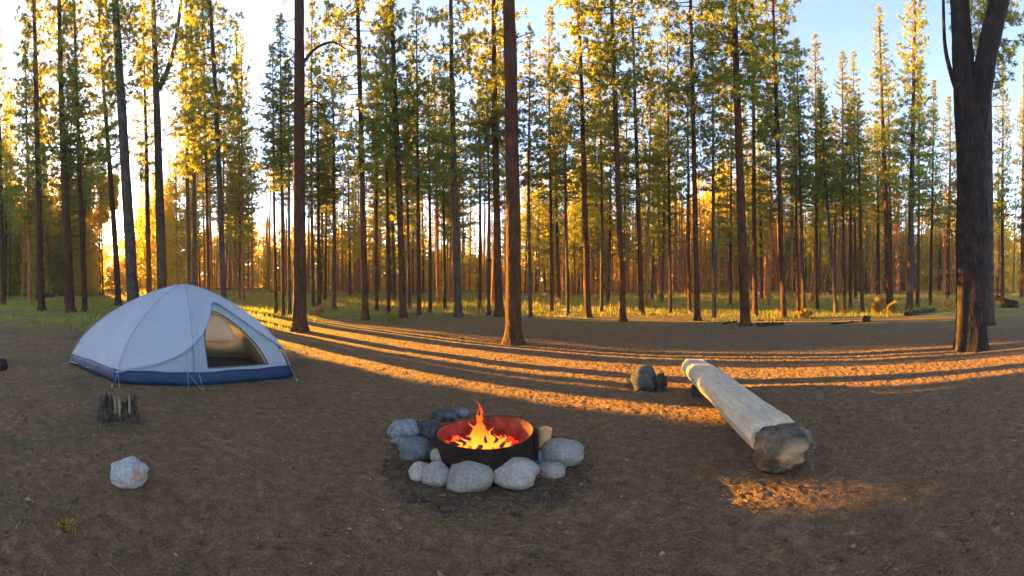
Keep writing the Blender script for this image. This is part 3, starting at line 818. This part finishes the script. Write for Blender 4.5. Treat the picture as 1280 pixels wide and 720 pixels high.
# ------------------------------------------------------------------ log bench
def bench():
    A = at(868, 6.75); B = at(969, 3.78); dv = (B - A); L = dv.length; ang = math.atan2(dv.y, dv.x)
    root = empty('log_bench', (A.x, A.y, 0), 'hewn flat-topped pale log bench with a gnarled near end', 'bench'); root.rotation_euler = (0, 0, ang)
    m, nt, b = newmat('weathered_wood'); co = coords(nt, (.5, 4, 4), 'Object')
    n1 = noi(nt, co, 8, 8, .72); n2 = noi(nt, coords(nt, (1, 1, 1), 'Object'), 2.2, 5)
    c = ramp(nt, n1, [(.3, (.29, .21, .13)), (.48, (.46, .37, .25)), (.72, (.58, .485, .35))])
    c = mixc(nt, ramp(nt, n2, [(.4, (0, 0, 0)), (.75, (.6, .6, .6))]), c, (.30, .24, .16))
    nt.links.new(c, b.inputs['Base Color']); b.inputs['Roughness'].default_value = .85; b.inputs['Specular IOR Level'].default_value = .2
    bump(nt, b, n1, .5, .012)
    # section: flat top, chamfered shoulders, round belly (y across, z up)
    sec = [(-.135, .42), (.135, .42), (.20, .365), (.225, .29), (.19, .19), (.10, .13), (-.10, .13), (-.19, .19), (-.225, .29), (-.20, .365)]
    # refine
    pts = []
    for i in range(len(sec)):
        a_, b_ = Vector(sec[i]), Vector(sec[(i + 1) % len(sec)])
        for k in range(4): pts.append(a_.lerp(b_, k / 4))
    n = len(pts); V = []; Fc = []; NS = 90
    for i in range(NS + 1):
        x = L * i / NS; e = 1.0
        edge = min(i, NS - i)
        if edge == 0: e = .93
        if edge == 1: e = .985
        tw = 1 - .10 * (1 - i / NS)
        for p in pts:
            q = Vector((x, p.x * e * tw, .275 + (p.y - .275) * e))
            nn = noise.noise(Vector((x * .9, p.x * 4, p.y * 4))) * .02 + noise.noise(Vector((x * 4, p.x * 18, p.y * 18))) * .006
            q += Vector((0, p.x, p.y - .275)).normalized() * nn
            V.append(q)
    for i in range(NS):
        for k in range(n):
            k2 = (k + 1) % n; Fc.append((i * n + k, i * n + k2, (i + 1) * n + k2, (i + 1) * n + k))
    Fc.append(tuple(range(n))); Fc.append(tuple(NS * n + k for k in reversed(range(n))))
    o = mesh_py('hewn_beam', V, Fc, m, root); o.data.set_sharp_from_angle(angle=R(24))
    # gnarled near end
    m2, nt, b = newmat('gnarled_end'); co = coords(nt, (1, 1, 1), 'Object')
    c = ramp(nt, noi(nt, co, 7, 7, .7), [(.35, (.022, .016, .010)), (.52, (.095, .07, .043)), (.74, (.25, .20, .14))])
    sx = N(nt, 'ShaderNodeTexCoord'); vd = N(nt, 'ShaderNodeVectorMath', operation='DISTANCE'); nt.links.new(sx.outputs['Object'], vd.inputs[0]); vd.inputs[1].default_value = (.24, .02, -.03)
    nn = N(nt, 'ShaderNodeMath', operation='MULTIPLY_ADD'); nt.links.new(noi(nt, co, 8, 4), nn.inputs[0]); nn.inputs[1].default_value = .12; nt.links.new(vd.outputs['Value'], nn.inputs[2])
    c = mixc(nt, ramp(nt, nn.outputs[0], [(.17, (.9, .9, .9)), (.23, (0, 0, 0))]), c, (.36, .25, .13))
    nt.links.new(c, b.inputs['Base Color']); b.inputs['Roughness'].default_value = .95
    bump(nt, b, noi(nt, co, 16, 8, .75), 1, .03)
    bm = rock_mesh(77, .20, .262, .225, .22)
    for v in bm.verts:
        v.co += v.co.normalized() * (.03 * noise.noise(v.co * 11) + .018 * noise.noise(v.co * 26))
        if v.co.z > .13: v.co.z = .13 + (v.co.z - .13) * .5
    g = from_bm('gnarled_stump', bm, m2, root); g.location = (L + .06, .045, .205)
    # broken root points at the foot
    for (y, z, a) in ((.16, .03, .3),):
        v, f = tube([Vector((0, 0, .12)), Vector((.03, .02 * a, .03)), Vector((.05, .1 * a, -.08))], [.06, .04, .015], 8)
        r = mesh_py('root_spur', v, f, m2, g); r.location = (.13, y, z - .12)
    # block under the far end
    bm = bmesh.new(); bmesh.ops.create_cone(bm, cap_ends=True, segments=18, radius1=.095, radius2=.09, depth=.36)
    s = from_bm('support_block', bm, BARKG, root, False); s.rotation_euler = (R(90), 0, 0); s.location = (.55, .02, .06)
    o2 = s
bench()

# ------------------------------------------------------------------ stumps and fallen logs
BURNT = simple('burnt_wood', (.008, .006, .005), (.09, .066, .045), 14, .95, .9, .02)
PALEW = simple('pale_splinter', (.12, .085, .05), (.28, .21, .12), 16, .9, .5, .01, sc3=(1, 1, .25))
def ragged_stump(px, by, w, h, label, splinters=True):
    d = dist(by); p = at(px, d); W = w * d / F; Hh = h * d / F
    root = empty('burnt_stump', (p.x, p.y, G(p.x, p.y)), label, 'stump'); root.rotation_euler = (0, 0, -az_of(px))
    rs = random.Random(3)
    spec = [(-.28, .20, 1.0, .40, BURNT, 'burnt_core'), (.16, .085, .9, .26, BURNT, 'burnt_slab'), (.36, .11, 1.0, .3, BURNT, 'burnt_slab'), (-.08, .12, .6, .3, BURNT, 'burnt_slab'), (.06, .13, .45, .34, BURNT, 'burnt_slab'), (.27, .10, .6, .3, BURNT, 'burnt_slab')]
    for (cx, rx, hh, ry, m, nm) in spec:
        V = []; Fc = []; n = 20; lv = 9
        for i in range(lv):
            f = i / (lv - 1)
            for k in range(n):
                a = 2 * PI * k / n
                top = hh * Hh * (.72 + .6 * noise.noise(Vector((math.cos(a) * 3.5 + cx * 9, math.sin(a) * 3.5, 3))))
                q = (1.25 - .55 * f) * (1 + .5 * noise.noise(Vector((math.cos(a) * 2, math.sin(a) * 2, f * 3 + cx * 7))))
                V.append((cx * W + rx * W * q * math.cos(a), ry * W * .7 * q * math.sin(a), top * f - .02))
        for i in range(lv - 1):
            for k in range(n):
                k2 = (k + 1) % n; Fc.append((i * n + k, i * n + k2, (i + 1) * n + k2, (i + 1) * n + k))
        c = len(V); V.append((cx * W, 0, hh * Hh * .45))
        for k in range(n): Fc.append(((lv - 1) * n + k, (lv - 1) * n + (k + 1) % n, c))
        mesh_py(nm, V, Fc, m, root, False)
    for x in (.03, .27, -.06):
        v, f = tube([Vector((x * W, -.06, -.02)), Vector((x * W + .003, -.06, Hh * .5)), Vector((x * W - .004, -.055, Hh * rs.uniform(.75, .98)))], [.022, .018, .006], 6)
        mesh_py('splinter', v, f, PALEW, root, False)
ragged_stump(147, 523, 54, 38, 'burnt black split stump with pale splinters in front of the tent')

def chunk(name, px, py, wpx, hpx, label, cat, mat=BURNT, seed=1, rz=0.0, dep=.5):
    d = dist(py); p = at(px, d); W = wpx * d / F / 2; H = hpx * d / F / 2
    bm = rock_mesh(seed, W, W * dep, H * 1.1, .38, sub=4)
    for v in bm.verts: v.co += v.co * .18 * noise.noise(v.co * 9)
    o = from_bm(name, bm, mat); o.location = (p.x, p.y, G(p.x, p.y) + H * .7); o.rotation_euler = (0, 0, -az_of(px) + rz)
    return tag(o, label, cat)
DKW = simple('dark_wood', (.006, .005, .004), (.035, .025, .018), 10, .95, .8, .02)
chunk('dead_stump', 826, 489, 15, 27, 'small dark stump hidden right behind the mottled rock by the bench', 'stump', seed=21, dep=.9)
chunk('dead_stump', -1, 462, 24, 17, 'low dark stump cut by the left edge of the picture', 'stump', DKW, 22)
chunk('rotten_stump', 1262, 383, 24, 11, 'dark low stump near the right edge beyond the dirt', 'stump', DKW, 23)
chunk('rotten_stump', 1250, 375, 14, 7, 'smaller dark stump left behind the one near the right edge', 'stump', DKW, 24)
chunk('rotten_stump', 1083, 402, 11, 9, 'tiny dark stump at the foot of the golden bush', 'stump', DKW, 25, dep=.9)
chunk('rotten_stump', 62, 371, 15, 8, 'dark lump of dead wood far back between two pines at left', 'stump', DKW, 26)
def fallen(px0, py0, px1, py1, r, label, name='fallen_log', seed=1):
    a, b = P(px0, py0), P(px1, py1); n = 14; path = []
    for i in range(n + 1):
        q = a.lerp(b, i / n); q.z = G(q.x, q.y) + r * .4 + .03 * noise.noise(Vector((i * .5, seed, 0))); path.append(q)
    v, f = tube(path, [r * (1.0 - .35 * i / n) * (1 + .3 * noise.noise(Vector((i * .8, seed, 2)))) for i in range(n + 1)], 14)
    v = [q + Vector((noise.noise(q * 5), noise.noise(q * 5 + Vector((9, 0, 0))), noise.noise(q * 6 + Vector((0, 9, 0))))) * r * .55 for q in v]
    return tag(mesh_py(name, v, f, DKW), label, 'log')
fallen(948, 408, 979, 406, .10, 'flat dark fallen log on the grass edge right of the thick pine')
fallen(1040, 405, 1072, 402, .06, 'thin dark fallen branch left of the tiny stump', 'fallen_branch', 4)
fallen(1134, 394, 1166, 389, .15, 'dark fallen log at the edge of the dirt left of the forked tree', seed=6)
fallen(1150, 391, 1168, 386, .12, 'short dark log stacked against the fallen one left of the forked tree', seed=8)
fallen(905, 405, 920, 402, .06, 'small fallen branch left of the thick pine on the right', 'fallen_branch', 9)

# bushes that catch the sun -----------------------------------------
def bush(px, py, wpx, hpx, label, mat=DRYG, n=900, leaf=.07, name='bush'):
    d = dist(py); p = at(px, d); W = wpx * d / F / 2; H = hpx * d / F
    root = empty(name, (p.x, p.y, G(p.x, p.y)), label, 'bush')
    c = rng.normal(size=(n, 3)); c /= np.linalg.norm(c, axis=1, keepdims=True); c *= rng.random((n, 1)) ** .4
    c = c * np.array([W, W * .8, H * .5]) + np.array([0, 0, H * .5]); c[:, 2] += .18 * H * np.sin(c[:, 0] * 9)
    c[:, 2] = np.maximum(c[:, 2], .02)
    a = rng.normal(size=(n, 3)); a[:, 2] = abs(a[:, 2]); a /= np.linalg.norm(a, axis=1, keepdims=True)
    b = np.cross(a, rng.normal(size=(n, 3))); b /= np.linalg.norm(b, axis=1, keepdims=True); s = leaf * (.5 + rng.random((n, 1)))
    V = np.stack([c - a * s, c + b * s * .4, c + a * s, c - b * s * .4], 1).reshape(-1, 3)
    mesh_np('leaves', V, np.arange(n * 4).reshape(-1, 4), mat, root)
    parts = [tube([Vector((0, 0, -.03)), Vector((math.cos(q) * W * .3, math.sin(q) * W * .3, H * .4)), Vector((math.cos(q) * W * .6, math.sin(q) * W * .6, H * .8))], [.02, .012, .004], 5) for q in np.arange(0, 6.28, .9)]
    v, f = merge(parts); mesh_py('stems', v, f, BARKG, root)
bush(1098, 391, 19, 22, 'golden sunlit bush at the edge of the dirt among the right pines')
bush(1117, 390, 19, 14, 'low golden bush right beside the taller golden one')
bush(1006, 397, 22, 12, 'low dry bush beside two slim pines on the right')
bush(398, 396, 16, 12, 'small dry bush behind the stout pine at the tent door', n=500)
bush(1185, 384, 26, 14, 'low dry bush left behind the massive forked tree', n=600)
bush(486, 402, 24, 10, 'low green bush left of the dark pine with flared foot', GRASS, 500)
bush(82, 662, 22, 14, 'small yellow-green plant tuft in the lower left foreground', DRYG, 90, .018, 'plant_tuft')

# ------------------------------------------------------------------ tent
def tent():
    root = empty('tent', (-5.2, 5.8, 0), 'pale blue dome tent with dark blue base and open tan doorway', 'tent')
    C = Vector((-5.22, 5.80, 0)); H = 1.53
    W = [P(88, 455), P(146, 479), P(243, 483), P(367, 472), Vector((-5.0, 7.55, 0)), Vector((-6.6, 6.8, 0))]
    W = [w - C for w in W]
    nc = len(W)
    def edge(u):                     # u in 0..6 round the plan; straight sides, corners a little rounded
        i = int(math.floor(u)) % nc; f = u - math.floor(u)
        return W[i].lerp(W[(i + 1) % nc], f)
    def dome(u, z, k=1.0, bulge=.0):
        """point on the dome at height z (0..H) on plan bearing u"""
        zz = min(1, max(0, z / (H * k)))
        rad = (1 - zz ** 1.75) ** (1 / 1.38)
        e = edge(u); i = math.floor(u); f = u - i
        sag = 1 - .05 * math.sin(PI * f) * math.sin(PI * min(1, zz * 1.1))
        q = e * rad * k * sag
        return Vector((q.x, q.y, z))
    def zs_from(z0, z1, n):          # denser near the top
        return [z0 + (z1 - z0) * (1 - (1 - i / n) ** 1.8) for i in range(n + 1)]
    def shell(us, zlo, k, name, mat, keep=None, th=.0, n=44, parent=root, ztop=None, top=True):
        V = []; Fc = []; m = n + 1
        for u in us:
            z0 = zlo(u); z1 = (ztop(u) if ztop else H * k * .9995)
            for z in (zs_from(z0, z1, n) if ztop is None else [z0 + (z1 - z0) * i / n for i in range(n + 1)]):
                q = dome(u, z, k)
                if k == 1.0:
                    near = math.exp(-abs(z - z0) / .25)
                    w_ = 1 + .010 * noise.noise(Vector((u * 5, z * 1.3, 1))) + near * .012 * noise.noise(Vector((u * 16, z * 1.5, 5))) + .006 * noise.noise(Vector((u * 9 + z * 7, z * 3, 9)))
                    q = Vector((q.x * w_, q.y * w_, q.z))
                V.append(q)
        for i in range(len(us) - 1):
            for j in range(n):
                q = (i * m + j, (i + 1) * m + j, (i + 1) * m + j + 1, i * m + j + 1)
                if keep:
                    c = (us[i] + us[i + 1]) / 2, sum(V[x].z for x in q) / 4
                    if not keep(*c): continue
                Fc.append(q)
        o = mesh_py(name, V, Fc, mat, parent)
        if th:
            s = o.modifiers.new('s', 'SOLIDIFY'); s.thickness = th; s.offset = -1
        return o
    def cloth(name, col, col2, tr=.35, mesh=0):
        m, nt, b = newmat(name)
        co = coords(nt, (1, 1, 1), 'Object'); n = noi(nt, co, 2.5, 4)
        c = ramp(nt, n, [(.3, col), (.7, col2)]); nt.links.new(c, b.inputs['Base Color'])
        b.inputs['Roughness'].default_value = .55; b.inputs['Specular IOR Level'].default_value = .35
        bump(nt, b, noi(nt, coords(nt, (1.5, 1.5, .35), 'Object'), 4.5, 4), .6, .07)
        t = N(nt, 'ShaderNodeBsdfTranslucent'); nt.links.new(c, t.inputs[0])
        mx = N(nt, 'ShaderNodeMixShader'); mx.inputs[0].default_value = tr
        nt.links.new(b.outputs[0], mx.inputs[1]); nt.links.new(t.outputs[0], mx.inputs[2]); nt.links.new(mx.outputs[0], nt.nodes['Material Output'].inputs[0])
        if mesh:                 # open-weave netting
            tp = N(nt, 'ShaderNodeBsdfTransparent'); tp.inputs[0].default_value = (1, .80, .48, 1)
            m3 = N(nt, 'ShaderNodeMixShader'); m3.inputs[0].default_value = mesh
            nt.links.new(mx.outputs[0], m3.inputs[1]); nt.links.new(tp.outputs[0], m3.inputs[2]); nt.links.new(m3.outputs[0], nt.nodes['Material Output'].inputs[0])
        return m
    FLY = cloth('fly_fabric', (.45, .485, .54), (.51, .545, .59), .5)
    INN = cloth('inner_fabric', (.36, .41, .46), (.42, .47, .52), .5)
    TAN = cloth('tan_lining', (.72, .47, .2), (.85, .6, .3), .6, .3)
    TUB = simple('tub_fabric', (.002, .014, .042), (.004, .022, .062), 3, .5, .5, .03, 'Object', .3)
    FLR = simple('tent_floor', (.04, .04, .045), (.07, .07, .075), 6, .7)
    hemx = [0, .5, 1.0, 1.25, 1.5, 1.75, 1.92, 2.0, 2.06, 2.14, 2.24, 2.36, 2.48, 2.58, 2.66, 2.74, 2.84, 2.93, 3.0, 3.3, 4, 5, 6]
    hemz = [.05, .07, .17, .24, .31, .42, .53, .60, .66, .76, .90, 1.06, 1.18, 1.235, 1.22, 1.11, .86, .64, .50, .30, .15, .10, .05]
    hem = lambda u: float(np.interp(u % 6 if u < 6 else 6, hemx, hemz))
    us = [i / 20 for i in range(0, 20)] + [1 + i / 30 for i in range(30)] + [2 + i / 60 for i in range(60)] + [3 + i / 14 for i in range(42)] + [6.0]
    light_gap = lambda u, z: ((u - 4.34) / .38) ** 2 + ((z - .68) / .42) ** 2 < 1  # unseen opening added in the rear fly to brighten the inside
    us = sorted(set(us + [4 + i / 40 for i in range(41)]))
    fly = shell(us, hem, 1.0, 'rain_fly', FLY, th=.006, keep=lambda u, z: not light_gap(u, z))
    # hem binding and pole seams are raised strips of the fly
    BIND = cloth('fly_binding', (.2, .25, .33), (.24, .3, .38), 0)
    path = [dome(u, hem(u), 1.004) for u in us]
    v, f = tube(path, [.009] * len(path), 6, False); mesh_py('hem_binding', v, f, BIND, fly)
    for cn in range(6):
        z0 = hem(cn); pth = [dome(cn, z, 1.006) for z in zs_from(z0, H * .99, 30)]
        v, f = tube(pth, [.0045] * len(pth), 6); mesh_py('seam', v, f, BIND, fly)
    # inner tent with a D-shaped doorway on side 2..3
    k1 = .965
    def door(u, z):
        if not 2.0 < u < 3.0: return False
        x = u - 2
        if z < .24 or z > 1.09: return False
        f = (z - .24) / .85
        if f > 1: return False
        right = .47 + .33 * math.sqrt(max(0, 1 - f ** 2.1)); left = .15 + .32 * f ** 4.5
        return left < x < right
    ui = [i / 10 for i in range(20)] + [2 + i / 90 for i in range(90)] + [3 + i / 20 for i in range(61)]
    inner = shell(ui, lambda u: .17, k1, 'inner_tent', INN, keep=lambda u, z: u < 3 and not door(u, z), n=90)
    shell(ui, lambda u: .03, k1 * .975, 'lining', TAN, keep=lambda u, z: not door(u, z) and not (4.1 < u < 4.6 and .42 < z < .94), n=90, parent=inner)
    # door piping
    pts = []
    for i in range(41):
        z = .245 + .845 * i / 40
        f = (z - .24) / .85; pts.append((2 + .47 + .33 * math.sqrt(max(0, 1 - f ** 2.1)), z))
    lft = []
    for i in range(41):
        z = 1.09 - .845 * i / 40; f = (z - .24) / .85; lft.append((2 + .15 + .32 * f ** 4.5, z))
    loop = [dome(u, z, k1 * 1.006) for u, z in pts + lft] ; loop.append(loop[0])
    v, f = tube(loop, [.008] * len(loop), 6, False); mesh_py('door_piping', v, f, simple('dark_piping', (.03, .04, .05), (.05, .06, .08), 10), inner)
    # rolled-back door flap hanging inside
    V = []; Fc = []
    for i in range(25):
        for j in range(13):
            u = 2.30 + .34 * j / 12; z = .42 + .66 * i / 24
            q = dome(u, z, k1 * (.90 - .05 * math.sin(PI * j / 12))); V.append(q)
    cpart = lambda i, j: (i / 24 - .5) ** 2 / .25 + (j / 12 - .5) ** 2 / .25 < 1.0
    # light window panel on the back wall, seen through the doorway
    V = []; Fc = []
    for i in range(21):
        for j in range(21): V.append(dome(4.06 + .56 * j / 20, .34 + .68 * i / 20, k1 * .955))
    for i in range(20):
        for j in range(20):
            if ((i - 9.5) / 10) ** 2 + ((j - 9.5) / 10) ** 2 < 1.15: Fc.append((i * 21 + j, i * 21 + j + 1, (i + 1) * 21 + j + 1, (i + 1) * 21 + j))
    mesh_py('inner_window', V, Fc, cloth('window_mesh', (.62, .48, .30), (.7, .56, .36), .75), inner)
    # tub base
    ut = [i / 12 for i in range(73)]
    tubz = lambda u: .235
    V = []; Fc = []
    for u in ut:
        for (z, kk) in ((0.0, .985), (.012, 1.0), (.06, 1.003), (.10, .999), (.145, .994), (.19, .986), (.20, .965)):
            e = edge(u) * (kk - .005 * math.sin(u * 19)); V.append(Vector((e.x, e.y, z + .006 * math.sin(u * 13 + z * 9))))
    for i in range(len(ut) - 1):
        for j in range(6): Fc.append((i * 7 + j, (i + 1) * 7 + j, (i + 1) * 7 + j + 1, i * 7 + j + 1))
    mesh_py('tub_base', V, Fc, TUB, root)
    V = [edge(u) * .965 + Vector((0, 0, .035)) for u in ut[:-1]]
    mesh_py('tent_floor', V, [tuple(range(len(V)))], FLR, root, False)
    # guy lines with stakes
    CORD = simple('cord', (.16, .19, .24), (.25, .28, .32), 20); STK = simple('stake', (.30, .26, .2), (.5, .44, .34), 20, .5)
    def guy(a, b, r=.0035):
        mid = (a + b) / 2 - Vector((0, 0, .01)); v, f = tube([a, mid, b], [r, r, r], 5); mesh_py('guy_line', v, f, CORD, root)
    def stake(b):
        v, f = tube([b + Vector((0, 0, -.04)), b + Vector((.01, -.01, .05))], [.007, .009], 6); mesh_py('stake', v, f, STK, root)
    g1 = P(140, 484) - C; g2 = P(254, 489) - C; g3 = P(371, 477) - C; g4 = P(236, 487) - C; g5 = P(80, 458) - C; g6 = P(150, 486) - C
    for a, b in ((dome(1, hem(1), 1.004), g1), (dome(1, hem(1), 1.004), g6), (dome(2.0, hem(2.0), 1.004), g2), (dome(1.74, hem(1.74), 1.004), g2), (dome(1.9, hem(1.9), 1.004), g4), (dome(3.0, hem(3.0), 1.004), g3), (dome(0, hem(0), 1.004), g5)): guy(a, b)
    for b in (g1, g2, g3, g5): stake(b)
    # poles run under the fly to the corners
    POLE = simple('tent_pole', (.10, .13, .17), (.14, .18, .22), 8, .4, metallic=.5)
    for cn in (2, 3):
        z1 = hem(cn) + .1
        pth = [dome(cn, z1 * i / 8, .99) for i in range(9)]
        v, f = tube(pth, [.008] * 9, 6); mesh_py('pole', v, f, POLE, root)
    root.location = C
tent()

# ------------------------------------------------------------------ air
def haze():
    x0, x1, y0, y1, z0, z1 = -430, 430, -430, 430, -6, 32
    bm = bmesh.new(); bmesh.ops.create_cube(bm, size=1)
    for v in bm.verts: v.co = Vector((v.co.x * (x1 - x0), v.co.y * (y1 - y0), (z1 + z0) / 2 + v.co.z * (z1 - z0)))
    me = bpy.data.meshes.new('haze'); bm.to_mesh(me); bm.free()
    m = bpy.data.materials.new('haze_air'); m.use_nodes = True; nt = m.node_tree
    for n in list(nt.nodes):
        if n.type == 'BSDF_PRINCIPLED': nt.nodes.remove(n)
    v = nt.nodes.new('ShaderNodeVolumePrincipled'); v.inputs['Density'].default_value = HAZE
    v.inputs['Color'].default_value = (.95, .93, .88, 1); v.inputs['Anisotropy'].default_value = .1
    nt.links.new(v.outputs[0], nt.nodes['Material Output'].inputs['Volume'])
    me.materials.append(m); o = link(bpy.data.objects.new('haze', me))
    tag(o, 'thin golden evening haze hanging between the pines', 'haze', kind='stuff')
HAZE = .0007
haze()

# ------------------------------------------------------------------ light, sky, camera
w = bpy.data.worlds.new('World'); sc.world = w; w.use_nodes = True; nt = w.node_tree
bg = nt.nodes['Background']; sky = nt.nodes.new('ShaderNodeTexSky'); sky.sky_type = 'NISHITA'
sky.sun_disc = False; sky.sun_elevation = R(SUN_EL); sky.sun_rotation = R(SUN_AZ)
sky.air_density = .6; sky.dust_density = .2; sky.ozone_density = 1.0
nt.links.new(sky.outputs[0], bg.inputs[0]); bg.inputs[1].default_value = .05
sl = bpy.data.lights.new('sun', 'SUN'); sl.energy = 5.0; sl.angle = R(.3); sl.color = (1, .47, .035)
so = bpy.data.objects.new('sun', sl); link(so)
a = R(SUN_AZ); e = R(SUN_EL)
dirv = -Vector((math.sin(a) * math.cos(e), math.cos(a) * math.cos(e), math.sin(e)))
so.rotation_euler = dirv.to_track_quat('-Z', 'Y').to_euler()
so.location = (-20, 12, 12)

cd = bpy.data.cameras.new('camera'); cam = bpy.data.objects.new('camera', cd); link(cam); sc.camera = cam
cam.location = (0, 0, CAMH); cam.rotation_euler = (R(90), 0, 0)
cd.type = 'PANO'; cd.panorama_type = 'CENTRAL_CYLINDRICAL'
cd.central_cylindrical_range_u_min = -640 / F; cd.central_cylindrical_range_u_max = 640 / F
cd.central_cylindrical_range_v_min = -(720 - HOR) / F; cd.central_cylindrical_range_v_max = HOR / F
cd.central_cylindrical_radius = 1.0
cd.clip_end = 2000; cd.clip_start = .05
sc.view_settings.view_transform = 'Standard'; sc.view_settings.look = 'None'; sc.view_settings.gamma = 1
sc.view_settings.exposure = 4.05
sc.view_settings.use_curve_mapping = False
sc.render.engine = 'CYCLES'
sc.cycles.max_bounces = 6; sc.cycles.diffuse_bounces = 3; sc.cycles.transparent_max_bounces = 8
sc.cycles.use_denoising = True
sc.cycles.volume_bounces = 0
